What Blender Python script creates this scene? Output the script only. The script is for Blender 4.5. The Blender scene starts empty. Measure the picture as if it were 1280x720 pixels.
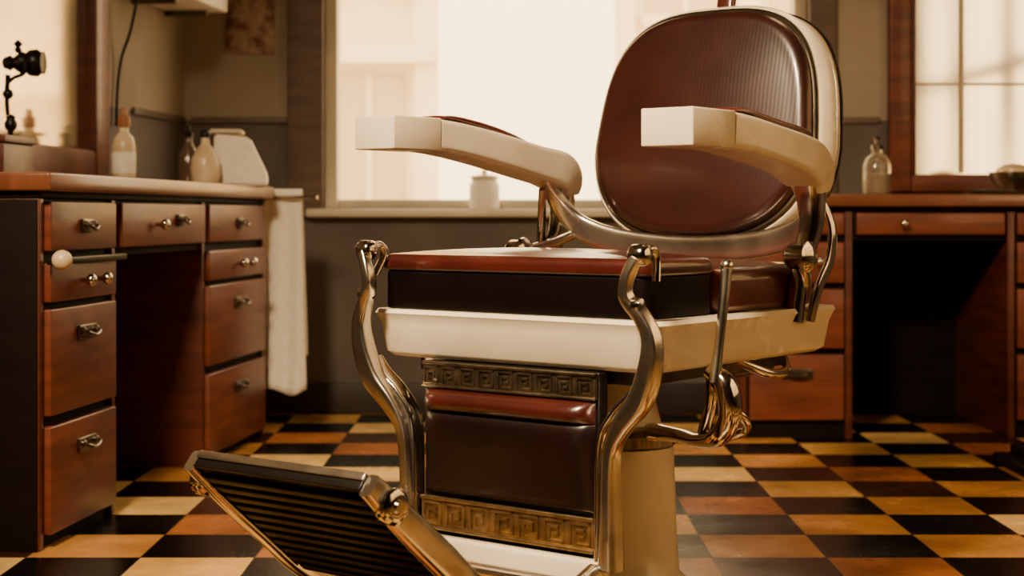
import bpy, bmesh, math, random
from mathutils import Vector, Matrix
random.seed(4)
R=math.radians
# ------------------------------------------------------------------ materials
def new_mat(name):
    m=bpy.data.materials.new(name); m.use_nodes=True
    nt=m.node_tree; b=nt.nodes['Principled BSDF']
    return m,nt,b
def mat(name,c1,c2=None,rough=.5,metal=0,scale=8,bump=0,bscale=60,coat=0,stretch=(1,1,1),rvar=0.0,spec=.5,detail=4,ccol=None):
    m,nt,b=new_mat(name); N=nt.nodes; L=nt.links
    if c2 is None: c2=tuple(x*.8 for x in c1)
    tc=N.new('ShaderNodeTexCoord'); mp=N.new('ShaderNodeMapping'); mp.inputs['Scale'].default_value=stretch
    L.new(tc.outputs['Object'],mp.inputs[0])
    no=N.new('ShaderNodeTexNoise'); no.inputs['Scale'].default_value=scale; no.inputs['Detail'].default_value=detail
    L.new(mp.outputs[0],no.inputs['Vector'])
    cr=N.new('ShaderNodeValToRGB'); cr.color_ramp.elements[0].position=.35; cr.color_ramp.elements[1].position=.65
    cr.color_ramp.elements[0].color=(*c2,1); cr.color_ramp.elements[1].color=(*c1,1)
    L.new(no.outputs['Fac'],cr.inputs[0]); L.new(cr.outputs[0],b.inputs['Base Color'])
    b.inputs['Roughness'].default_value=rough; b.inputs['Metallic'].default_value=metal
    b.inputs['Specular IOR Level'].default_value=spec
    if rvar:
        mr=N.new('ShaderNodeMapRange'); mr.inputs['To Min'].default_value=max(0,rough-rvar); mr.inputs['To Max'].default_value=rough+rvar
        L.new(no.outputs['Fac'],mr.inputs['Value']); L.new(mr.outputs[0],b.inputs['Roughness'])
    if coat: b.inputs['Coat Weight'].default_value=coat; b.inputs['Coat Roughness'].default_value=.12
    if bump:
        n2=N.new('ShaderNodeTexNoise'); n2.inputs['Scale'].default_value=bscale; n2.inputs['Detail'].default_value=3
        L.new(mp.outputs[0],n2.inputs['Vector'])
        bp=N.new('ShaderNodeBump'); bp.inputs['Strength'].default_value=bump; bp.inputs['Distance'].default_value=.002
        L.new(n2.outputs['Fac'],bp.inputs['Height']); L.new(bp.outputs[0],b.inputs['Normal'])
    return m
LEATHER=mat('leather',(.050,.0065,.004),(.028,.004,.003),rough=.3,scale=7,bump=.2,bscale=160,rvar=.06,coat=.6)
LEATHER_S=mat('leather_seat',(.11,.013,.007),(.06,.008,.005),rough=.3,scale=7,bump=.2,bscale=160,rvar=.06,coat=.6)  # brighter copy of the leather, makes up for the arm's shadow on the seat
LEATHER_SHADE=mat('leather_pad_shade',(.0085,.0018,.0014),(.005,.0012,.001),rough=.36,scale=7,bump=.2,bscale=160,spec=.4,coat=.12)  # lower leg pad: shade put into the maroon leather's colour
LEATHER_D=mat('leather_front_shade',(.0035,.0012,.0010),(.0022,.0008,.0007),rough=.5,scale=7,bump=.2,bscale=160,spec=.1)  # seat front: its shade is painted in as near-black leather
ENAMEL=mat('enamel_cream',(.78,.69,.52),(.66,.57,.42),rough=.26,scale=5,rvar=.08,coat=.3)
CHROME=mat('chrome',(.74,.69,.61),(.5,.46,.4),rough=.13,metal=1,scale=10,rvar=.05)
NICKEL=mat('satin_nickel',(.84,.78,.68),(.62,.57,.49),rough=.24,metal=1,scale=14,rvar=.08)
STEEL=mat('dark_steel',(.2,.165,.12),(.1,.08,.06),rough=.3,metal=1,scale=12)
ORN=mat('ornament_metal',(.36,.29,.2),(.18,.14,.09),rough=.36,metal=1,scale=30)
BRASS=mat('brass',(.62,.46,.26),(.34,.24,.12),rough=.35,metal=1,scale=30)
BLACK=mat('black_metal',(.008,.006,.005),(.005,.004,.003),rough=.35,scale=10,spec=.25)
RIB=mat('footrest_black',(.006,.0045,.004),(.004,.003,.0025),rough=.42,scale=20,spec=.14)
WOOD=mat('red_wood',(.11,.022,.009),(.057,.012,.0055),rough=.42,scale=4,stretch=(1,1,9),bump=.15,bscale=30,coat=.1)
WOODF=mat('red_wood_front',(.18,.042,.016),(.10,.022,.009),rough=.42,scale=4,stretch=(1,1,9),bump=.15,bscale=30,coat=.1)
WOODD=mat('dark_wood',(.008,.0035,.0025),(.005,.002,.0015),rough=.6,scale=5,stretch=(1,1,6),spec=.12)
TOPW=mat('counter_wood',(.20,.068,.03),(.13,.04,.018),rough=.3,scale=4,stretch=(1,8,1),coat=.3)
CASING=mat('window_wood',(.13,.085,.06),(.085,.055,.04),rough=.5,scale=6,stretch=(1,1,5))
SILL=mat('sill_paint',(.66,.58,.44),(.54,.47,.35),rough=.45,scale=6)
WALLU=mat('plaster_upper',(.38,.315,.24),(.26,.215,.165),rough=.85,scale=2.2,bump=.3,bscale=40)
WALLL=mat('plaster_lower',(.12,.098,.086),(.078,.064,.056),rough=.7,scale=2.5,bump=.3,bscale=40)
WALLF=mat('plaster_dark',(.04,.03,.022),(.028,.02,.016),rough=.8,scale=2.5)
CEIL=mat('ceiling_paint',(.12,.095,.065),(.1,.08,.055),rough=.9,scale=2)
BASEM=mat('baseboard_paint',(.025,.016,.012),(.016,.011,.008),rough=.5)
CLOTH=mat('towel_cloth',(.9,.85,.74),(.82,.76,.64),rough=.9,scale=30,bump=.3,bscale=300)
CREAMB=mat('cream_ceramic',(.74,.60,.40),(.58,.44,.26),rough=.3,scale=14)
ORANGE=mat('bottle_cap',(.45,.2,.08),(.3,.12,.05),rough=.4)
POSTER=mat('poster_print',(.40,.29,.19),(.11,.03,.018),rough=.7,scale=18,detail=8)
FACADE=mat('facade_stone',(.95,.84,.62),(.88,.76,.54),rough=.9,scale=1.2)
FACADE2=mat('facade_dark',(.72,.58,.40),(.62,.5,.34),rough=.9,scale=1.2)
PAVE=mat('pavement',(.7,.62,.48),(.6,.53,.4),rough=.9,scale=3)
def glassmat(name,col,rough=.05):
    m,nt,b=new_mat(name); N=nt.nodes;L=nt.links
    no=N.new('ShaderNodeTexNoise'); no.inputs['Scale'].default_value=6
    mr=N.new('ShaderNodeMapRange'); mr.inputs['To Min'].default_value=rough; mr.inputs['To Max'].default_value=rough+.08
    L.new(no.outputs['Fac'],mr.inputs['Value']); L.new(mr.outputs[0],b.inputs['Roughness'])
    b.inputs['Base Color'].default_value=(*col,1); b.inputs['Transmission Weight'].default_value=.85; b.inputs['IOR'].default_value=1.4
    return m
GLASS=glassmat('bottle_glass',(.75,.68,.52))
MIRROR=mat('mirror_glass',(.85,.77,.62),(.78,.7,.56),rough=.09,metal=1,scale=3,rvar=.04)
# floor
def floor_mat():
    m,nt,b=new_mat('checker_tiles'); N=nt.nodes;L=nt.links
    tc=N.new('ShaderNodeTexCoord'); sp=N.new('ShaderNodeSeparateXYZ'); L.new(tc.outputs['Object'],sp.inputs[0])
    def M(op,a,bv=None):
        n=N.new('ShaderNodeMath'); n.operation=op
        for i,v in enumerate((a,bv)):
            if v is None: continue
            if isinstance(v,(int,float)): n.inputs[i].default_value=v
            else: L.new(v,n.inputs[i])
        return n.outputs[0]
    S=.24
    xs=M('DIVIDE',M('ADD',sp.outputs[0],.06),S); ys=M('DIVIDE',M('ADD',sp.outputs[1],.003),S)
    fx=M('FLOOR',xs); fy=M('FLOOR',ys)
    par=M('FLOORED_MODULO',M('ADD',fx,fy),2.0)
    cb=N.new('ShaderNodeCombineXYZ'); L.new(fx,cb.inputs[0]); L.new(fy,cb.inputs[1])
    wn=N.new('ShaderNodeTexWhiteNoise'); wn.noise_dimensions='3D'; L.new(cb.outputs[0],wn.inputs['Vector'])
    cr=N.new('ShaderNodeValToRGB'); cr.color_ramp.interpolation='CONSTANT'
    e=cr.color_ramp.elements; e[0].position=0; e[0].color=(.74,.42,.12,1); e[1].position=.3; e[1].color=(.56,.26,.065,1)
    x=e.new(.52); x.color=(.38,.13,.032,1); x=e.new(.72); x.color=(.84,.54,.19,1)
    L.new(wn.outputs['Value'],cr.inputs[0])
    cr2=N.new('ShaderNodeValToRGB'); cr2.color_ramp.interpolation='CONSTANT'
    e=cr2.color_ramp.elements; e[0].position=0; e[0].color=(.003,.0022,.0018,1); e[1].position=.78; e[1].color=(.045,.015,.007,1)
    L.new(wn.outputs['Value'],cr2.inputs[0])
    mx=N.new('ShaderNodeMix'); mx.data_type='RGBA'; L.new(par,mx.inputs['Factor']); L.new(cr.outputs[0],mx.inputs[6]); L.new(cr2.outputs[0],mx.inputs[7])
    no=N.new('ShaderNodeTexNoise'); no.inputs['Scale'].default_value=3; no.inputs['Detail'].default_value=9; no.inputs['Roughness'].default_value=.65; L.new(tc.outputs['Object'],no.inputs['Vector'])
    mr=N.new('ShaderNodeMapRange'); mr.inputs['From Min'].default_value=.35; mr.inputs['From Max'].default_value=.65; mr.inputs['To Min'].default_value=.5; mr.inputs['To Max'].default_value=1.1
    L.new(no.outputs['Fac'],mr.inputs['Value'])
    vm=N.new('ShaderNodeVectorMath'); vm.operation='SCALE'; L.new(mx.outputs[2],vm.inputs[0]); L.new(mr.outputs[0],vm.inputs['Scale'])
    gx=M('ABSOLUTE',M('SUBTRACT',M('FRACT',xs),.5)); gy=M('ABSOLUTE',M('SUBTRACT',M('FRACT',ys),.5))
    g=M('GREATER_THAN',M('MAXIMUM',gx,gy),.494)
    mg=N.new('ShaderNodeMix'); mg.data_type='RGBA'; L.new(g,mg.inputs['Factor']); L.new(vm.outputs[0],mg.inputs[6]); mg.inputs[7].default_value=(.03,.02,.014,1)
    L.new(mg.outputs[2],b.inputs['Base Color'])
    mr2=N.new('ShaderNodeMapRange'); mr2.inputs['To Min'].default_value=.10; mr2.inputs['To Max'].default_value=.40; L.new(no.outputs['Fac'],mr2.inputs['Value']); L.new(mr2.outputs[0],b.inputs['Roughness'])
    b.inputs['Specular IOR Level'].default_value=.25
    bp=N.new('ShaderNodeBump'); bp.inputs['Strength'].default_value=.3; bp.inputs['Distance'].default_value=.003; bp.invert=True
    L.new(g,bp.inputs['Height']); L.new(bp.outputs[0],b.inputs['Normal'])
    return m
FLOOR=floor_mat()
def ribbed_leather():
    m=mat('leather_backrest',(.030,.0058,.004),(.016,.0036,.003),rough=.33,scale=5,rvar=.05,coat=.35,detail=7)
    nt=m.node_tree;N=nt.nodes;L=nt.links;b=N['Principled BSDF']
    tc=N.new('ShaderNodeTexCoord'); w=N.new('ShaderNodeTexWave'); w.inputs['Scale'].default_value=34; w.inputs['Distortion'].default_value=2.5; w.inputs['Detail'].default_value=1
    w.inputs['Detail Scale'].default_value=.25; L.new(tc.outputs['Object'],w.inputs['Vector'])
    bp=N.new('ShaderNodeBump'); bp.inputs['Strength'].default_value=.05; bp.inputs['Distance'].default_value=.001
    L.new(w.outputs['Fac'],bp.inputs['Height']); L.new(bp.outputs[0],b.inputs['Normal'])
    return m
LEATHER_R=ribbed_leather()
# ------------------------------------------------------------------ mesh helpers
COL=bpy.context.scene.collection
def finish(bm,name,m,parent=None,angle=40,loc=None):
    bmesh.ops.recalc_face_normals(bm,faces=bm.faces)
    me=bpy.data.meshes.new(name); bm.to_mesh(me); bm.free()
    for p in me.polygons: p.use_smooth=True
    me.set_sharp_from_angle(angle=R(angle))
    o=bpy.data.objects.new(name,me); COL.objects.link(o)
    ms=m if isinstance(m,(list,tuple)) else [m]
    for k in ms: me.materials.append(k)
    if parent: o.parent=parent
    if loc: o.location=loc
    return o
def empty(name,loc=(0,0,0),rz=0,scale=1):
    e=bpy.data.objects.new(name,None); COL.objects.link(e); e.location=loc; e.rotation_euler=(0,0,rz); e.scale=(scale,)*3; e.empty_display_size=.1
    return e
def addbox(bm,x0,x1,y0,y1,z0,z1,bev=0,M=None,mi=0):
    g=bmesh.ops.create_cube(bm,size=1)
    vs=g['verts']
    for v in vs:
        v.co=Vector(((x0+x1)/2+v.co.x*(x1-x0),(y0+y1)/2+v.co.y*(y1-y0),(z0+z1)/2+v.co.z*(z1-z0)))
    fs=set(f for v in vs for f in v.link_faces)
    if bev:
        es=list(set(e for v in vs for e in v.link_edges))
        r=bmesh.ops.bevel(bm,geom=es,offset=bev,segments=3,profile=.5,affect='EDGES')
        fs=set(r['faces'])|{f for f in fs if f.is_valid}
        vs=list(set(v for f in fs for v in f.verts))
    if M is not None:
        for v in vs: v.co=M@v.co
    for f in fs: f.material_index=mi
    return vs
def box(name,x0,x1,y0,y1,z0,z1,m,parent=None,bev=.004,M=None):
    bm=bmesh.new(); addbox(bm,x0,x1,y0,y1,z0,z1,bev,M); return finish(bm,name,m,parent)
def addlathe(bm,prof,n=40,M=None,mi=0):
    M=M or Matrix(); rings=[]
    for r,z in prof:
        rings.append([bm.verts.new(M@Vector((r*math.cos(2*math.pi*i/n),r*math.sin(2*math.pi*i/n),z))) for i in range(n)])
    for a,b in zip(rings,rings[1:]):
        for i in range(n):
            f=bm.faces.new((a[i],a[(i+1)%n],b[(i+1)%n],b[i])); f.material_index=mi
    f=bm.faces.new(rings[0][::-1]); f.material_index=mi; f=bm.faces.new(rings[-1]); f.material_index=mi
def lathe(name,prof,m,parent=None,loc=(0,0,0),axis='z',n=40):
    M=Matrix.Translation(loc)
    if axis=='x': M=M@Matrix.Rotation(R(90),4,'Y')
    if axis=='y': M=M@Matrix.Rotation(R(90),4,'X')
    bm=bmesh.new(); addlathe(bm,prof,n,M); return finish(bm,name,m,parent,angle=50)
def ballprof(r,k=10,sq=1.0):
    return [(max(.0005,r*math.sin(math.pi*i/k)),-r*sq*math.cos(math.pi*i/k)) for i in range(k+1)]
def cr(P,sub):
    out=[]; n=len(P)
    for i in range(n-1):
        p0=P[max(i-1,0)];p1=P[i];p2=P[i+1];p3=P[min(i+2,n-1)]
        for k in range(sub):
            t=k/sub
            out.append([.5*((2*b)+(-a+c)*t+(2*a-5*b+4*c-d)*t*t+(-a+3*b-3*c+d)*t**3) for a,b,c,d in zip(p0,p1,p2,p3)])
    out.append(list(P[-1])); return out
def addsweep(bm,pts,a,b,ref=(1,0,0),n=16,p=2,sub=6,M=None):
    k=len(pts); A=a if isinstance(a,(list,tuple)) else [a]*k; B=b if isinstance(b,(list,tuple)) else [b]*k
    rows=cr([(*q,A[i],B[i]) for i,q in enumerate(pts)],sub) if sub>1 else [(*q,A[i],B[i]) for i,q in enumerate(pts)]
    ref=Vector(ref); rings=[]
    for i,r in enumerate(rows):
        P=Vector(r[:3]); T=(Vector(rows[min(i+1,len(rows)-1)][:3])-Vector(rows[max(i-1,0)][:3])).normalized()
        S=(ref-T*ref.dot(T)); S=S.normalized() if S.length>1e-4 else T.orthogonal().normalized()
        Nn=T.cross(S); ring=[]
        for j in range(n):
            t=2*math.pi*(j+.5)/n; c,s=math.cos(t),math.sin(t)
            cx=math.copysign(abs(c)**(2/p),c); sy=math.copysign(abs(s)**(2/p),s)
            q=P+S*cx*r[3]+Nn*sy*r[4]
            ring.append(bm.verts.new(M@q if M else q))
        rings.append(ring)
    for u,v in zip(rings,rings[1:]):
        for j in range(n): bm.faces.new((u[j],u[(j+1)%n],v[(j+1)%n],v[j]))
    bm.faces.new(rings[0][::-1]); bm.faces.new(rings[-1])
def sweep(name,pts,a,b,m,parent=None,ref=(1,0,0),n=16,p=2,sub=6,angle=50):
    bm=bmesh.new(); addsweep(bm,pts,a,b,ref,n,p,sub); return finish(bm,name,m,parent,angle=angle)
def rings_obj(name,rings,m,parent=None,angle=50):
    bm=bmesh.new(); V=[[bm.verts.new(v) for v in r] for r in rings]; n=len(V[0])
    for u,v in zip(V,V[1:]):
        for j in range(n): bm.faces.new((u[j],u[(j+1)%n],v[(j+1)%n],v[j]))
    bm.faces.new(V[0][::-1]); bm.faces.new(V[-1]); return finish(bm,name,m,parent,angle=angle)
# ------------------------------------------------------------------ ROOM
YB=5.79; XR=2.6; YF=-1.6; H=2.9
def lwx(y): return -1.186+.1123*(y-YB)
bm=bmesh.new()
v=[bm.verts.new(p) for p in ((lwx(YF)-.2,YF-.2,0),(XR+.2,YF-.2,0),(XR+.2,YB+.2,0),(lwx(YB)-.2,YB+.2,0))]
bm.faces.new(v); g=bmesh.ops.extrude_face_region(bm,geom=list(bm.faces)); 
for q in g['geom']:
    if isinstance(q,bmesh.types.BMVert): q.co.z-=.1
finish(bm,'floor',FLOOR)
bm=bmesh.new(); addbox(bm,-2.4,XR+.2,YF-.2,YB+.2,H,H+.1); finish(bm,'ceiling',CEIL)
WX0,WX1,WZ0,WZ1=-.68,1.07,.74,2.35
ZW=1.06
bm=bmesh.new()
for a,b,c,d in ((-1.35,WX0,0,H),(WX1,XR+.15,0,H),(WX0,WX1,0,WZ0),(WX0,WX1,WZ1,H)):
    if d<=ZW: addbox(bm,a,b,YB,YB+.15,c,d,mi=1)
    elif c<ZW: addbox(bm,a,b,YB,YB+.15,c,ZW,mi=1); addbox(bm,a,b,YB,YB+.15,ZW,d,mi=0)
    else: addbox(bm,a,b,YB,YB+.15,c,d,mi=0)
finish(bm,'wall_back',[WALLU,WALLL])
LA=math.atan2(1,.1123)
ML=Matrix.Translation((-1.186,YB,0))@Matrix.Rotation(LA,4,'Z')
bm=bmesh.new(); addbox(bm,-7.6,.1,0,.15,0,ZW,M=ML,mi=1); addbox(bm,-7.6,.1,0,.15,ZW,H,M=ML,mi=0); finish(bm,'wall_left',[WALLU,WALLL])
RY0,RY1,RZ0,RZ1=.9,3.9,.75,2.2
bm=bmesh.new()
for a,b,c,d in ((YF-.2,RY0,0,H),(RY1,YB,0,H),(RY0,RY1,0,RZ0),(RY0,RY1,RZ1,H)):
    addbox(bm,XR,XR+.15,a,b,c,d)
finish(bm,'wall_right',WALLL)
bm=bmesh.new(); addbox(bm,-2.3,XR,YF-.15,YF,0,H); finish(bm,'wall_front',WALLF)
box('trim_1',-1.16,WX0-.13,YB-.012,YB,ZW-.012,ZW+.012,CASING,bev=.003)
box('trim_2',WX1+.1,1.33,YB-.012,YB,ZW-.012,ZW+.012,CASING,bev=.003)
bm=bmesh.new(); addbox(bm,-.55,-.02,-.012,0,ZW-.012,ZW+.012,.003,M=ML); finish(bm,'trim_3',CASING)
box('baseboard_back',-1.16,.73,YB-.02,YB,0,.11,BASEM,bev=.005)
bm=bmesh.new(); addbox(bm,-.55,-.03,-.02,0,0,.11,.004,M=ML); finish(bm,'baseboard_left',BASEM)
w=empty('window_1')
box('casing_side',WX0-.13,WX0,YB-.035,YB+.02,WZ0-.03,WZ1+.1,CASING,w,.006)
box('casing_side',WX1,WX1+.1,YB-.035,YB+.02,WZ0-.03,WZ1+.1,CASING,w,.006)
box('casing_head',WX0-.13,WX1+.1,YB-.04,YB+.02,WZ1,WZ1+.12,CASING,w,.006)
box('jamb',WX0,WX0+.045,YB+.02,YB+.13,WZ0,WZ1,SILL,w,.004)
box('jamb',WX1-.045,WX1,YB+.02,YB+.13,WZ0,WZ1,SILL,w,.004)
box('sill',WX0-.06,WX1+.06,YB-.06,YB+.13,WZ0-.03,WZ0,SILL,w,.008)
box('rail_low',WX0+.045,WX1-.045,YB+.07,YB+.11,WZ0,WZ0+.035,SILL,w,.004)
w2=empty('window_2')
for y in (RY0,RY0+1,RY0+2,RY1-.06): box('mullion',XR+.04,XR+.1,y,y+.06,RZ0,RZ1,CASING,w2,.004)
box('rail_mid',XR+.04,XR+.1,RY0,RY1,1.5,1.55,CASING,w2,.004)
box('sill',XR-.05,XR+.13,RY0-.05,RY1+.05,RZ0-.035,RZ0,SILL,w2,.006)
# exterior
bm=bmesh.new(); addbox(bm,-14,18,YB+.2,22,-.6,-.5); addbox(bm,XR+.2,18,-8,YB+.2,-.6,-.5); finish(bm,'street_pavement',PAVE)
def facade(name,x0,x1,y,h,m,floors,bays,M=None):
    bm=bmesh.new(); addbox(bm,x0,x1,y,y+1,-.5,h,M=M)
    bw=(x1-x0)/bays
    for i in range(bays):
        cx=x0+bw*(i+.5)
        for f in range(floors):
            z=.6+f*2.6
            addbox(bm,cx-bw*.3,cx+bw*.3,y-.05,y+.0,z,z+1.6,mi=1,M=M)
            addbox(bm,cx-bw*.36,cx+bw*.36,y-.18,y,z-.14,z,mi=0,M=M)
            addbox(bm,cx-bw*.02,cx+bw*.02,y-.09,y,z,z+1.6,mi=0,M=M)
    for i in range(bays+1):
        addbox(bm,x0+bw*i-.12,x0+bw*i+.12,y-.25,y,-.5,h,M=M)
    addbox(bm,x0-.1,x1+.1,y-.4,y,2.3,2.5,M=M)
    finish(bm,name,[m,FACADE2])
facade('street_building',-7,-.9,17,9,FACADE,3,5)
facade('street_building',1.4,9,20,7,FACADE,2,5)
facade('street_building',-5,5,0,6,FACADE,2,7,M=Matrix.Translation((6.0,1.5,0))@Matrix.Rotation(R(-90),4,'Z'))  # unseen building, added to cut the light through the side window
# ------------------------------------------------------------------ VANITIES
def pull(parent,x,z,big=.07,m=STEEL):
    bm=bmesh.new(); addbox(bm,x-big/2,x+big/2,-.022,-.0145,z-.016,z+.016,.002)
    addsweep(bm,[(x-big*.38,-.022,z+.004),(x-big*.36,-.036,z),(x,-.04,z-.008),(x+big*.36,-.036,z),(x+big*.38,-.022,z+.004)],.004,.004,ref=(0,0,1),n=8,sub=4)
    addlathe(bm,[(.008,0),(.008,.006),(.004,.01)],12,Matrix.Translation((x-big*.38,-.022,z+.004))@Matrix.Rotation(R(90),4,'X'))
    addlathe(bm,[(.008,0),(.008,.006),(.004,.01)],12,Matrix.Translation((x+big*.38,-.022,z+.004))@Matrix.Rotation(R(90),4,'X'))
    finish(bm,'handle',m,parent)
def knob(parent,x,z,r=.014,m=CHROME):
    lathe('knob',[(.006,.0),(.006,.012),(r*.7,.016),(r,.022),(r,.03),(r*.6,.036),(.001,.037)],m,parent,(x,-.014,z),'y',16)
def vanity(loc,rz,length,depth,toph,peds,knees,rows):
    e=empty('vanity_cabinet',loc,rz)
    box('countertop',-.015,length+.015,-.03,depth,toph-.04,toph,TOPW,e,.006)
    box('apron',0,length,.0,depth-.01,toph-.055,toph-.0405,WOODD,e,.002)
    zt=toph-.056
    for x0,x1 in peds:
        bm=bmesh.new()
        addbox(bm,x0,x0+.022,0,depth-.01,0,zt,.002); addbox(bm,x1-.022,x1,0,depth-.01,0,zt,.002)
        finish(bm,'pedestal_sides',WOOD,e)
        box('pedestal_carcass',x0+.0225,x1-.0225,.012,depth-.02,.0,zt-.001,WOODD,e,0)
        bm=bmesh.new()
        for k,(z0,z1) in enumerate(rows):
            addbox(bm,x0+.028,x1-.028,-.014,.0115,z0,z1,.004)
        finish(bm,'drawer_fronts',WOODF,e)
        for k,(z0,z1) in enumerate(rows):
            zz=z1-min(.06,(z1-z0)/2)
            if k==1:
                knob(e,(x0+x1)/2-.03,zz); knob(e,(x0+x1)/2+.07,zz)
            else: pull(e,(x0+x1)/2,zz,.1 if k else .06)
    for x0,x1 in knees:
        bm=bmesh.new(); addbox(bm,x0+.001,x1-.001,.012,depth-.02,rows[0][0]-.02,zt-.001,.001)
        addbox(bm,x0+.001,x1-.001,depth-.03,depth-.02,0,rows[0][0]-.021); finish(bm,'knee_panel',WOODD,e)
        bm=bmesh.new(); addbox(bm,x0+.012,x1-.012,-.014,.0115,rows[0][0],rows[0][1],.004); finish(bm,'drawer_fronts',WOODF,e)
        knob(e,(x0+x1)/2-.09,(rows[0][0]+rows[0][1])/2); 
        if (x1-x0)>.6: pull(e,(x0+x1)/2+.1,(rows[0][0]+rows[0][1])/2+.01,.05)
    return e
VL=vanity((-1.007,3.41,0),math.atan2(.9938,.1116),1.80,.425,.81,[(0,.45),(1.14,1.80)],[(.45,1.14)],[(.64,.748),(.53,.615),(.285,.515),(.03,.262)])
box('end_panel',-.006,-.0005,.004,.41,0,.752,WOODD,VL,.001)
box('pullout_rail',.0,.45,-.03,-.015,.612,.626,BLACK,VL,.002)
lathe('rail_knob',ballprof(.022),CREAMB,VL,(.012,-.045,.622),n=20)
lathe('towel_bar',[(.007,0),(.007,.2)],CHROME,VL,(1.83,.03,.775),'y',12)
VR=vanity((.733,5.14,0),0,1.55,.64,.785,[(0,.36),(.86,1.55)],[(.36,.86)],[(.655,.725),(.50,.63),(.29,.48),(.06,.27)])
# ------------------------------------------------------------------ WALL MIRRORS
def mirror(name,M,w,z0,z1,fw=.11,d=.05):
    bm=bmesh.new()
    addbox(bm,0,fw,-d,0,z0,z1,.008,M); addbox(bm,w-fw,w,-d,0,z0,z1,.008,M)
    addbox(bm,fw,w-fw,-d+.004,0,z0,z0+fw*.8,.008,M); addbox(bm,fw,w-fw,-d+.004,0,z1-fw,z1,.008,M)
    e=empty(name)
    finish(bm,'frame',WOODF,e)
    bm=bmesh.new()
    addbox(bm,fw-.002,fw+.014,-d-.004,-.01,z0+fw*.8,z1-fw,.003,M); addbox(bm,w-fw-.014,w-fw+.002,-d-.004,-.01,z0+fw*.8,z1-fw,.003,M)
    finish(bm,'frame_bead',WOOD,e)
    bm=bmesh.new(); addbox(bm,fw-.005,w-fw+.005,-.02,-.002,z0+fw*.75,z1-fw,0,M); finish(bm,'glass',MIRROR,e)
    return e
mirror('wall_mirror',ML@Matrix.Translation((-2.10,-.002,0)),1.22,.825,1.9)
mr_=mirror('wall_mirror',Matrix.Translation((1.355,YB-.002,0)),1.1,.80,1.9,.08,.05)
box('glazing_bar',1.612,1.626,YB-.036,YB-.023,.87,1.82,CREAMB,mr_,.002)
box('glazing_bar',1.436,2.374,YB-.034,YB-.024,1.185,1.194,CREAMB,mr_,.002)
# ------------------------------------------------------------------ LEFT COUNTER ITEMS
T=.811
e=empty('lotion_bottle',(-1.14,4.70,T))
lathe('body',[(.03,0),(.034,.008),(.034,.11),(.028,.135),(.014,.15),(.014,.165)],CREAMB,e)
lathe('label',[(.0345,.03),(.0348,.031),(.0348,.09),(.0345,.091)],CLOTH,e)
lathe('cap',[(.018,.166),(.019,.17),(.018,.195),(.01,.2),(.01,.215),(.004,.222)],ORANGE,e)
e=empty('tonic_flask',(-.945,4.93,T))
lathe('body',[(.036,0),(.043,.008),(.045,.05),(.042,.08),(.026,.11),(.014,.125),(.012,.145)],CREAMB,e)
lathe('stopper',[(.015,.146),(.016,.15),(.016,.162),(.008,.17)],BLACK,e)
e=empty('dark_bottle',(-1.03,5.1,T))
lathe('body',[(.03,0),(.032,.006),(.032,.1),(.012,.135),(.011,.155)],mat('dark_glass',(.16,.10,.06),(.09,.055,.035),rough=.15),e)
lathe('nozzle',[(.014,.156),(.014,.17),(.004,.175),(.004,.19)],BLACK,e)
sweep('spout',[(0,0,.186),(-.02,0,.192),(-.045,0,.184)],.004,.004,BLACK,e,ref=(0,0,1),n=8)
e=empty('towel_box',(-.86,5.06,T),R(6))
bm=bmesh.new()
pr=[(-.085,0),(.085,0),(.085,.035),(.03,.150),(-.075,.16)]
A=[bm.verts.new((x,-.07,z)) for x,z in pr]; B=[bm.verts.new((x,.07,z)) for x,z in pr]
bm.faces.new(A); bm.faces.new(B[::-1])
for i in range(5): bm.faces.new((A[i],B[i],B[(i+1)%5],A[(i+1)%5]))
bmesh.ops.bevel(bm,geom=list(bm.edges),offset=.006,segments=3,affect='EDGES')
finish(bm,'body',CLOTH,e)
box('lid',-.088,.01,-.076,.076,.1615,.175,SILL,e,.005)
def towel(name,x0,x1,yc,ztop,zb1,zb2,th=.018):
    bm=bmesh.new(); nx=28; prof=[]
    nz=26
    for k in range(nz+1): prof.append((-th,zb1+(ztop-zb1)*k/nz))
    for k in range(1,8): a=math.pi*k/8; prof.append((-th*math.cos(a),ztop+th*math.sin(a)))
    for k in range(nz+1): prof.append((th,ztop-(ztop-zb2)*k/nz))
    g=[]
    for (dy,z) in prof:
        row=[]
        for i in range(nx+1):
            u=i/nx; dr=(ztop-z)/(ztop-zb1) if ztop>z else 0
            x=x0+(x1-x0)*u; x+= (u-.5)*.035*dr
            fold=.009*dr**.5*math.sin(u*12+1.3*dr) if dr>0 else 0
            row.append(bm.verts.new((x,yc+dy*(1+.2*dr)+fold,z+ (.012*math.sin(u*7)*dr))))
        g.append(row)
    for r1,r2 in zip(g,g[1:]):
        for i in range(nx): bm.faces.new((r1[i],r1[i+1],r2[i+1],r2[i]))
    o=finish(bm,name,CLOTH,angle=180)
    s=o.modifiers.new('thick','SOLIDIFY'); s.thickness=.005
    return o
towel('hanging_towel',-.81,-.69,5.255,.785,.14,.25)
e=empty('wooden_box',(-1.265,3.9,T),R(-6))
box('body',-.06,.065,-.09,.09,0,.08,WOOD,e,.004); box('lid',-.066,.071,-.096,.096,.081,.1,WOOD,e,.004)
lathe('knob',[(.006,0),(.006,.01),(.014,.018),(.016,.03),(.01,.04),(.012,.046),(.004,.052)],BLACK,e,(.045,0,.1005),n=16)
e=empty('desk_lamp',(-1.295,3.99,T),0)
lathe('base',[(.045,0),(.045,.008),(.02,.02),(.008,.03)],BLACK,e,(0.01,.15,0))
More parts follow.
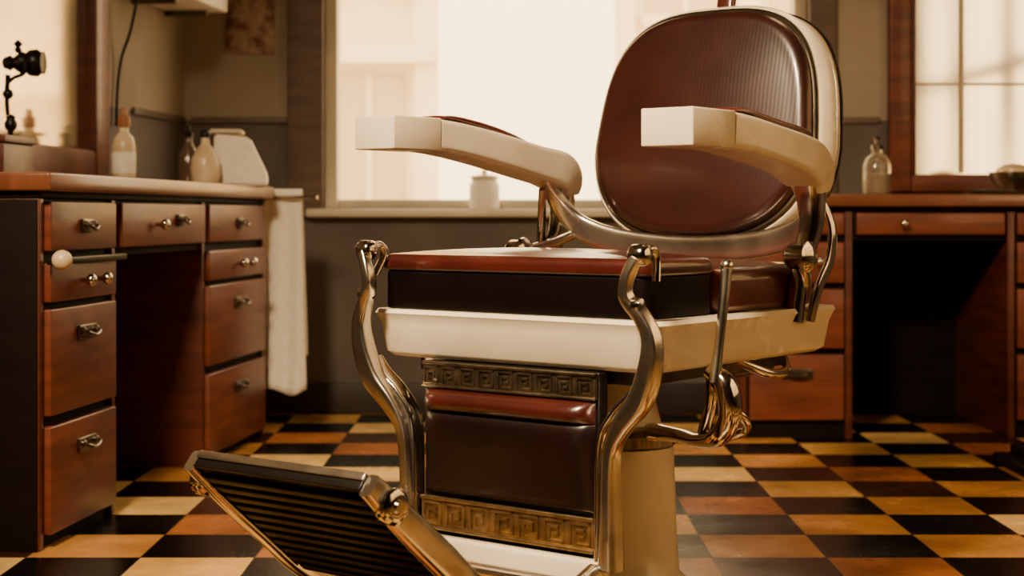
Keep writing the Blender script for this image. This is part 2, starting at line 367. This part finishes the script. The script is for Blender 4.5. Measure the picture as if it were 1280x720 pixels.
sweep('stem',[(-.005,.15,.02),(-.005,.15,.12),(-.012,.15,.2),(-.006,.14,.27)],[.009,.006,.006,.007],[.009,.006,.006,.007],BLACK,e,n=10)
lathe('lamp_head',[(.006,-.05),(.014,-.046),(.02,-.03),(.014,-.022),(.022,-.012),(.03,0),(.026,.012),(.034,.02),(.036,.04),(.028,.05),(.030,.056),(.02,.058)],BLACK,e,(.03,.14,.30),'x',20)
sweep('yoke',[(-.005,.14,.25),(.02,.11,.26),(.045,.105,.27),(.05,.105,.295)],.005,.005,BLACK,e,n=8)
lathe('finial',[(.004,0),(.01,.008),(.006,.016),(.012,.024),(.003,.034)],BLACK,e,(.02,.14,.325),n=12)
lathe('lamp_joint',ballprof(.014),BLACK,e,(-.007,.143,.22),n=16)
e=empty('wall_shelf'); bm=bmesh.new(); addbox(bm,-.62,-.13,-.2,-.001,1.43,1.50,.006,ML); finish(bm,'board',CLOTH,e)
bm=bmesh.new(); addbox(bm,-.55,-.53,-.15,-.001,1.41,1.429,.003,ML); addbox(bm,-.22,-.20,-.15,-.001,1.41,1.429,.003,ML); finish(bm,'brackets',STEEL,e)
bm=bmesh.new(); addsweep(bm,[(-.70,-.012,1.62),(-.70,-.08,1.52),(-.70,-.075,1.42),(-.70,-.05,1.3),(-.695,-.02,1.22),(-.71,-.012,1.12),(-.72,-.012,1.0)],.005,.005,ref=(1,0,0),n=8,M=ML); finish(bm,'power_cord',BLACK)
box('wall_poster',-1.035,-.86,YB-.008,YB-.001,1.3,1.62,POSTER,None,.002)
# ------------------------------------------------------------------ RIGHT COUNTER ITEMS
T2=.786
e=empty('glass_bottle',(1.222,5.36,T2))
lathe('body',[(.04,0),(.046,.008),(.046,.1),(.036,.125),(.016,.14),(.016,.15)],GLASS,e)
lathe('cap',[(.019,.151),(.019,.165),(.006,.17),(.006,.185),(.013,.188),(.006,.195)],STEEL,e)
lathe('tonic',[(.036,.006),(.041,.012),(.041,.07),(.036,.072)],mat('tonic_liquid',(.4,.3,.18),rough=.2),e)
e=empty('shaving_bowl',(1.67,5.33,T2))
lathe('bowl',[(.035,0),(.04,.01),(.07,.045),(.08,.075),(.075,.075),(.06,.04)],ORN,e)
lathe('soap',[(.05,.04),(.06,.05),(.055,.085),(.03,.1),(.001,.104)],CREAMB,e)
e=empty('barber_tray',(1.62,5.24,T2))
box('plate',-.14,.2,-.055,.0,0,.008,BLACK,e,.003)
sweep('comb',[(-.12,-.03,.012),(.02,-.03,.012)],.01,.003,STEEL,e,ref=(0,1,0),sub=1)
e=empty('window_jar',(-.1,YB+.0,WZ0+.001))
lathe('jar',[(.05,0),(.055,.01),(.055,.085),(.045,.1),(.048,.105)],CLOTH,e)
lathe('lid',[(.05,.106),(.05,.118),(.01,.125),(.01,.14)],SILL,e)
e=empty('stool',(1.61,4.5,0))
box('base_plate',-.21,.21,-.16,.16,0,.03,WOODD,e,.006); box('base_step',-.17,.17,-.13,.13,.031,.06,WOODD,e,.006)
lathe('post',[(.03,.061),(.025,.08),(.025,.55)],CHROME,e)
lathe('seat',[(.13,.551),(.15,.56),(.155,.6),(.15,.645),(.12,.668),(.001,.674)],CREAMB,e)
# ------------------------------------------------------------------ BARBER CHAIR
C=empty('barber_chair',(.1725,2.9295,.0864),R(-38),.88)
def rrect(x0,x1,y0,y1,r,n=8):
    out=[]
    for cx,cy,a0 in ((x1-r,y1-r,0),(x0+r,y1-r,90),(x0+r,y0+r,180),(x1-r,y0+r,270)):
        for k in range(n+1):
            a=R(a0+90*k/n); out.append((cx+r*math.cos(a),cy+r*math.sin(a)))
    return out
def rr_rings(spec,r=.03):
    return [[Vector((x,y,z)) for x,y in rrect(-hx,hx,y0,y1,rr)] for hx,y0,y1,rr,z in spec]
rings_obj('seat_rail',rr_rings([(.31,-.30,.30,.02,.430),(.322,-.312,.32,.02,.432),(.334,-.322,.34,.022,.442),(.341,-.33,.352,.022,.498),(.347,-.337,.36,.022,.515),(.350,-.340,.363,.022,.520),(.346,-.336,.36,.022,.528),(.325,-.315,.335,.02,.528)]),ENAMEL,C)
rings_obj('seat_pan',rr_rings([(.25,-.26,.26,.04,.40),(.28,-.29,.29,.04,.405),(.28,-.29,.29,.04,.429)]),STEEL,C)
def cushion(name,x0,x1,y0,y1,z0,z1,m,dome=.012,e=.028):
    sp=[]; hx=(x1-x0)/2; mx=(x0+x1)/2
    cx=(y0+y1)/2
    for k in range(7):
        a=R(90*k/6); sp.append((hx-e*.6+e*.6*math.sin(a),y0+e*.6-e*.6*math.sin(a),y1-e*.6+e*.6*math.sin(a),.03,z0+e*.5-e*.5*math.cos(a)))
    for k in range(9):
        a=R(90*k/8); d=e-e*math.cos(a); sp.append((hx-d,y0+d,y1-d,.03,z1-e+e*math.sin(a)))
    for k in range(1,9):
        t=k/9; s=1-t; hh=(hx-e)*s; hy=((y1-y0)/2-e)*s
        sp.append((hh,cx-hy,cx+hy,.03*s+.0005,z1+dome*(1-s*s)))
    rr=rr_rings(sp)
    for r in rr:
        for v in r: v.x+=mx
    return rings_obj(name,rr,m,C,angle=80)
cushion('seat_cushion',-.322,.322,-.08,.315,.529,.618,LEATHER_S)
cushion('front_cushion',-.345,.318,-.325,-.083,.606,.640,LEATHER,dome=.014,e=.017)
cushion('front_box',-.340,.312,-.318,-.083,.529,.607,LEATHER_D,dome=.0,e=.006)
# --- arms
for s in (-1,1):
    cx=s*.355; dz=.008 if s<0 else -.004; ex=.105 if s<0 else .0
    box('arm_block',cx-.055,cx+.055,-.325,-.175,.846+dz,.915+dz,ENAMEL,C,.003)
    sweep('arm',[(cx,-.172,.880+dz),(cx,-.10,.875+dz),(cx,.02,.860+dz),(cx,.12+ex*.6,.842),(cx,.18+ex,.826),(cx,.222+ex,.800),(cx,.230+ex,.765)],
          [.054,.054,.053,.051,.049,.043,.03],[.034,.034,.035,.037,.04,.036,.026],ENAMEL,C,n=36,p=10,angle=35)
    sweep('arm_post',[(cx,.21+ex,.80),(cx,.225+ex,.755),(cx+.0,.226+ex*.9,.70),(cx-s*.01,.215+ex*.6,.64),(cx-s*.015,.2+ex*.3,.58),(cx-s*.02,.19,.50)],
          [.03,.028,.024,.02,.018,.016],[.024,.026,.022,.018,.018,.02],CHROME,C,n=20,p=3,angle=50)
    sweep('arm_pad',[(cx-s*.0,-.15,.918+dz),(cx,-.1,.917+dz),(cx,.02,.901+dz),(cx,.13,.885),(cx,.185,.868)],[.043,.045,.045,.043,.03],[.005,.008,.009,.008,.005],LEATHER_S,C,n=20,p=3)
    sweep('arm_bracket',[(cx-s*.005,.245,.78),(cx+s*.02,.275,.70),(cx+s*.02,.27,.63),(cx+s*.012,.235,.57),(cx-s*.002,.225,.50)],.007,[.010,.013,.015,.014,.012],CHROME,C,n=14,p=3)
    lathe('bracket_knuckle',[(.001,-.03),(.018,-.028),(.026,-.018),(.026,.01),(.032,.014),(.032,.022),(.02,.03),(.001,.032)],CHROME,C,(cx+s*.005,.165,.635),'x',24)
    sweep('knuckle_link',[(cx+s*.0,.165,.635),(cx,.195,.60),(cx,.205,.575)],.012,.014,CHROME,C,n=12)
    sweep('knuckle_link_up',[(cx-s*.01,.165,.635),(cx-s*.03,.26,.655),(cx-s*.05,.33,.68)],.009,.012,CHROME,C,n=12)
# --- backrest
tilt=math.atan2(.10,.52); B0=Vector((-.013,.375,.655))
def bp(a,b,c):
    return B0+Vector((a,b*math.sin(tilt)+c*math.cos(tilt),b*math.cos(tilt)-c*math.sin(tilt)))
def outline(sc,c,grow=0,n=96,hw=.280,hh=.262):
    pts=[]
    for i in range(n):
        t=2*math.pi*i/n; cs,sn=math.cos(t),math.sin(t)
        e=3.1 if sn>0 else 2.6
        x=math.copysign(abs(cs)**(2/e),cs); y=math.copysign(abs(sn)**(2/e),sn)
        xx=x*(hw+grow)*(1-.09*max(y,-.2)); yy=y*(hh+grow)
        pts.append(bp(xx*sc,.272+yy*sc,c))
    return pts
rg=[outline(1,.0,-.006)]
for k in range(0,9):
    a=R(90*k/8); rg.append(outline(1,-.02-.03*math.sin(a),-.03*(1-math.cos(a))))
for k in range(1,16):
    s=1-k/16; rg.append(outline(s,-.05-.022*(1-s*s),-.03))
rings_obj('back_pad',rg,LEATHER_R,C,angle=80)
rings_obj('back_shell',[outline(1,.001,.0),outline(1,-.012,.006),outline(1,-.014,.014),outline(1,-.006,.02),outline(1,.05,.022),outline(1,.07,.018),outline(1,.082,.004),outline(.9,.088,0),outline(.5,.094,0),outline(.1,.096,0)],ENAMEL,C,angle=60)
def loop(name,c,grow,r,m):
    P=outline(1,c,grow,64); P.append(P[0]); P.append(P[1])
    bm=bmesh.new(); addsweep(bm,[tuple(p) for p in P],r,r,ref=(0,1,0),n=8,sub=1); finish(bm,name,m,C)
loop('back_bead',-.016,.004,.007,STEEL); loop('back_trim',.066,.022,.007,CHROME)
sweep('back_cradle',[(-.345,.25,.80),(-.335,.29,.745),(-.29,.315,.69),(-.18,.33,.655),(0,.335,.642),(.18,.33,.655),(.29,.315,.69),(.335,.29,.745),(.345,.25,.80)],[.012]*9,[.016,.022,.028,.03,.03,.03,.028,.022,.016],NICKEL,C,ref=(0,1,0),n=20,p=4)
sweep('back_support',[(-.05,.33,.52),(-.05,.37,.58),(-.05,.39,.66)],.02,.012,CHROME,C); sweep('back_support',[(.05,.33,.52),(.05,.37,.58),(.05,.39,.66)],.02,.012,CHROME,C)
P0=bp(0,.525,.03); P1=bp(0,.66,.03)
sweep('headrest_post',[tuple(P0),tuple(P1)],.022,.012,LEATHER,C,sub=1,p=4)
rings_obj('headrest_pad',[[bp(x*sx,.66+.06+y*sy,c) for x,y in rrect(-.12,.12,-.06,.06,.04)] for sx,sy,c in ((.7,.6,.06),(.95,.93,.05),(1,1,.03),(1,1,0),(.95,.92,-.02),(.7,.6,-.03))],LEATHER,C)
# --- legrest side frames
for s in (-1,1):
    k=0 if s>0 else .018
    pts=[(.338,-.395,.642),(.322,-.40,.61),(.318,-.398,.575),(.342,-.385,.54),(.358,-.378,.50),(.352,-.375,.445),(.33,-.372,.39),(.29,-.366,.345),(.262,-.358,.30),(.254,-.352,.24),(.252,-.348,.16),(.252,-.35,.075)]
    sweep('leg_frame',[((x-k)*s,y,z) for x,y,z in pts],[.010,.010,.011,.013,.016,.020,.022,.019,.015,.014,.016,.02],[.012,.013,.014,.016,.018,.020,.019,.018,.018,.02,.022,.022],NICKEL,C,ref=(1,0,0),n=20,p=4)
    sweep('leg_frame_inner',[((x)*s,y,z) for x,y,z in [(.325,-.352,.43),(.30,-.35,.40),(.262,-.345,.365),(.228,-.34,.31),(.222,-.338,.2),(.222,-.338,.08)]],.007,.018,CHROME,C,ref=(1,0,0),n=14,p=3)
    lathe('scroll_top',[(.001,-.02),(.014,-.019),(.02,-.012),(.02,.012),(.014,.019),(.001,.02)],CHROME,C,(s*(.338-k),-.385,.648),'x',24)
    lathe('scroll_mid',[(.001,-.016),(.012,-.014),(.016,0),(.012,.014),(.001,.016)],CHROME,C,(s*(.332-k),-.392,.56),'x',20)
    sweep('scroll_hook',[(s*(.338-k),-.37,.656),(s*(.338-k),-.345,.658),(s*(.338-k),-.332,.64),(s*(.340),-.336,.60)],.009,.007,CHROME,C,n=12)
# --- legrest panel
box('leg_panel',-.212,.212,-.33,-.30,.075,.429,BLACK,C,.004)
def spanpad(name,prof,m):
    prof=cr([list(q) for q in prof],3); nx=30; bm=bmesh.new(); G=[]
    for z,y in prof:
        row=[]
        for i in range(nx+1):
            u=-1+2*i/nx; x=.206*math.copysign(1-(1-abs(u))**1.6,u); f=(1-abs(x/.2065)**14)
            row.append(bm.verts.new((x,-.331+(y+.331)*f,z)))
        G.append(row)
    for r1,r2 in zip(G,G[1:]):
        for i in range(nx): bm.faces.new((r1[i],r1[i+1],r2[i+1],r2[i]))
    return finish(bm,name,m,C,angle=80)
spanpad('leg_pad_lit_top',[(.375,-.331),(.374,-.345),(.368,-.358),(.357,-.366),(.345,-.366),(.336,-.358),(.333,-.345),(.333,-.331)],LEATHER)  # lit top of the one leg pad, set off in redder leather
spanpad('leg_pad',[(.336,-.331),(.335,-.344),(.328,-.354),(.31,-.358),(.28,-.356),(.24,-.351),(.20,-.346),(.175,-.342),(.168,-.331)],LEATHER_SHADE)
def greek(name,x0,x1,z0,z1,y,m):
    bm=bmesh.new(); h=z1-z0; t=h*.1
    addbox(bm,x0,x1,y-.002,y+.004,z0,z1,.001,mi=1)
    addbox(bm,x0,x1,y-.007,y-.002,z1-t,z1,.001); addbox(bm,x0,x1,y-.007,y-.002,z0,z0+t,.001)
    ncell=max(1,round((x1-x0)/(h*.95))); w=(x1-x0)/ncell
    P=[(.08,0,.08,1),(.08,1,.9,1),(.9,1,.9,.0),(.9,.0,.3,.0),(.3,.0,.3,.66),(.3,.66,.68,.66),(.68,.66,.68,.33),(.68,.33,.5,.33)]
    for i in range(ncell):
        X=x0+w*i+w*.06; W=w*.88; Z=z0+h*.2; HH=h*.6
        for a,b,c,d in P:
            xa,xb=sorted((a,c)); za,zb=sorted((b,d))
            addbox(bm,X+xa*W-t*.35,X+xb*W+t*.35,y-.006,y-.002,Z+za*HH-t*.35,Z+zb*HH+t*.35)
    finish(bm,name,[m,BLACK],C)
greek('ornament_upper',-.21,.21,.378,.428,-.336,ORN)
greek('ornament_lower',-.21,.21,.098,.163,-.341,BRASS)
box('leg_crossbar',-.235,.235,-.36,-.325,.045,.088,ENAMEL,C,.008)
sweep('crossbar_lip',[(-.24,-.372,.04),(0,-.376,.04),(.24,-.372,.04)],.008,.014,CHROME,C,ref=(0,0,1),n=12)
# --- footrest
d=Vector((0,-.25,.21)).normalized()
nrm=Vector((0,-.21,-.25)).normalized()
FX=-.019; FW=.191
F0=Vector((0,-.66,.070)); FL=.345
def fp(x,t,c): return F0+Vector((x,0,0))+d*t+nrm*c
MF=Matrix(((1,0,0,F0.x+FX),(0,d.y,nrm.y,F0.y),(0,d.z,nrm.z,F0.z),(0,0,0,1)))
bm=bmesh.new(); addbox(bm,-FW,FW,0,FL,-.022,.0,.004,MF)
nr=11
for k in range(nr):
    t0=.012+k*(FL-.024)/nr; addbox(bm,-FW+.006,FW-.006,t0,t0+(FL-.024)/nr*.62,-.001,.009,.003,MF)
finish(bm,'foot_plate',RIB,C)
bm=bmesh.new(); addbox(bm,-FW-.003,FW+.003,FL-.002,FL+.004,-.026,.004,.002,MF); addbox(bm,-FW,FW,.0,FL,-.027,-.0225,.002,MF); finish(bm,'foot_plate_trim',BLACK,C)
bm=bmesh.new(); addbox(bm,-FW-.003,FW+.003,FL+.0041,FL+.008,-.026,-.012,.001,MF); finish(bm,'foot_plate_edge',NICKEL,C)
for s in (-1,1):
    x=s*(FW+.015)+FX; xe=s*.225
    a=fp(x,FL*1.0,-.008);b_=fp(x,FL*.7,-.008);c_=fp(x,FL*.35,-.01);d_=fp(x,0.0,-.012)
    sweep('foot_arm',[tuple(a),tuple(b_),tuple(c_),tuple(d_),((x+xe)/2,-.56,.035),(xe,-.45,.04),(xe,-.36,.065)],.013,[.020,.026,.028,.028,.026,.024,.022],NICKEL,C,n=18,p=4)
    q=fp(x,FL*.84,-.006)
    lathe('foot_hub',[(.001,-.014),(.026,-.014),(.030,-.01),(.030,.008),(.022,.014),(.012,.014),(.01,.018),(.001,.018)],CHROME,C,tuple(q+Vector((s*.012,0,0))),'x',28)
# --- pedestal
lathe('pedestal_column',[(.20,-.0982),(.21,-.09),(.19,-.07),(.14,-.05),(.12,-.03),(.114,.05),(.108,.235)],ENAMEL,C,(0,.06,0),n=56)
lathe('pedestal_collar',[(.104,.236),(.112,.24),(.112,.262),(.1,.27),(.085,.28)],CHROME,C,(0,.06,0),n=56)
lathe('pedestal_neck',[(.082,.281),(.07,.33),(.06,.37),(.058,.399)],ENAMEL,C,(0,.06,0),n=56)
# --- lever
sweep('lever_handle',[(.382,-.16,.625),(.380,-.168,.56),(.376,-.178,.48),(.372,-.188,.41)],[.011,.010,.009,.012],[.011,.010,.009,.012],NICKEL,C,n=16)
lathe('lever_tip',ballprof(.0125),NICKEL,C,(.382,-.16,.625),n=16)
sweep('lever_bracket',[(.35,-.17,.43),(.385,-.17,.405),(.392,-.165,.35),(.36,-.15,.305),(.28,-.09,.285),(.2,-.03,.28),(.10,.02,.275)],[.014,.022,.022,.02,.018,.018,.02],[.014,.02,.02,.018,.014,.014,.018],CHROME,C,ref=(0,1,0),n=16,p=2.6)
sweep('lever_link',[(.33,-.13,.43),(.33,-.13,.37),(.3,-.11,.30)],.01,.012,CHROME,C,ref=(0,1,0),n=12)
lathe('lever_joint',ballprof(.022,sq=.8),CHROME,C,(.376,-.172,.405),'y',20)
sweep('lever_hook',[(.34,-.1,.36),(.36,-.06,.33),(.34,-.02,.30),(.29,-.03,.28)],.009,.009,CHROME,C,n=10)
sweep('recline_bar',[(.28,.05,.43),(.31,.12,.40),(.30,.22,.395),(.26,.28,.42),(.24,.29,.45)],.010,.010,CHROME,C,n=12)
box('rear_linkage',.14,.25,.1,.27,.385,.429,LEATHER,C,.012)
# ------------------------------------------------------------------ LIGHTS
def area(name,loc,target,size,power,col,sy=None,spread=180):
    l=bpy.data.lights.new(name,'AREA'); l.energy=power; l.color=col; l.size=size; l.spread=R(spread)
    if sy: l.shape='RECTANGLE'; l.size_y=sy
    o=bpy.data.objects.new(name,l); COL.objects.link(o); o.location=loc
    o.rotation_euler=(Vector(target)-Vector(loc)).to_track_quat('-Z','Y').to_euler(); return o
area('ceiling_lamp_key',(-.9,1.0,2.7),(0.1,3.0,.5),.4,62,(1,.73,.44),spread=78)
area('fill_light_back',(1.0,4.0,2.8),(1.2,4.2,0),.6,7,(1,.62,.30),spread=110)  # added fill light above the back right, no known fixture
p=area('window_portal',((WX0+WX1)/2,YB+.16,(WZ0+WZ1)/2),((WX0+WX1)/2,0,(WZ0+WZ1)/2),WX1-WX0,1,(1,1,1),WZ1-WZ0); p.data.cycles.is_portal=True
p=area('window_portal_side',(XR+.16,(RY0+RY1)/2,(RZ0+RZ1)/2),(0,(RY0+RY1)/2,(RZ0+RZ1)/2),RY1-RY0,1,(1,1,1),RZ1-RZ0); p.data.cycles.is_portal=True
wd=bpy.data.worlds.new('sky'); bpy.context.scene.world=wd; wd.use_nodes=True
nt=wd.node_tree; bg=nt.nodes['Background']
tc=nt.nodes.new('ShaderNodeTexCoord'); sp=nt.nodes.new('ShaderNodeSeparateXYZ'); nt.links.new(tc.outputs['Generated'],sp.inputs[0])
rp=nt.nodes.new('ShaderNodeValToRGB'); rp.color_ramp.elements[0].position=0; rp.color_ramp.elements[0].color=(1,.68,.33,1); rp.color_ramp.elements[1].position=.6; rp.color_ramp.elements[1].color=(1,.75,.46,1)
nt.links.new(sp.outputs[2],rp.inputs[0]); nt.links.new(rp.outputs[0],bg.inputs[0]); bg.inputs[1].default_value=6.5
# ------------------------------------------------------------------ CAMERA
cam=bpy.data.cameras.new('camera'); co=bpy.data.objects.new('camera',cam); COL.objects.link(co)
co.location=(0,0,.72); co.rotation_euler=(R(90),0,0); cam.sensor_width=36; cam.lens=56.25; cam.shift_y=-92/1280
cam.dof.use_dof=True; cam.dof.focus_distance=2.75; cam.dof.aperture_fstop=4.5
bpy.context.scene.camera=co
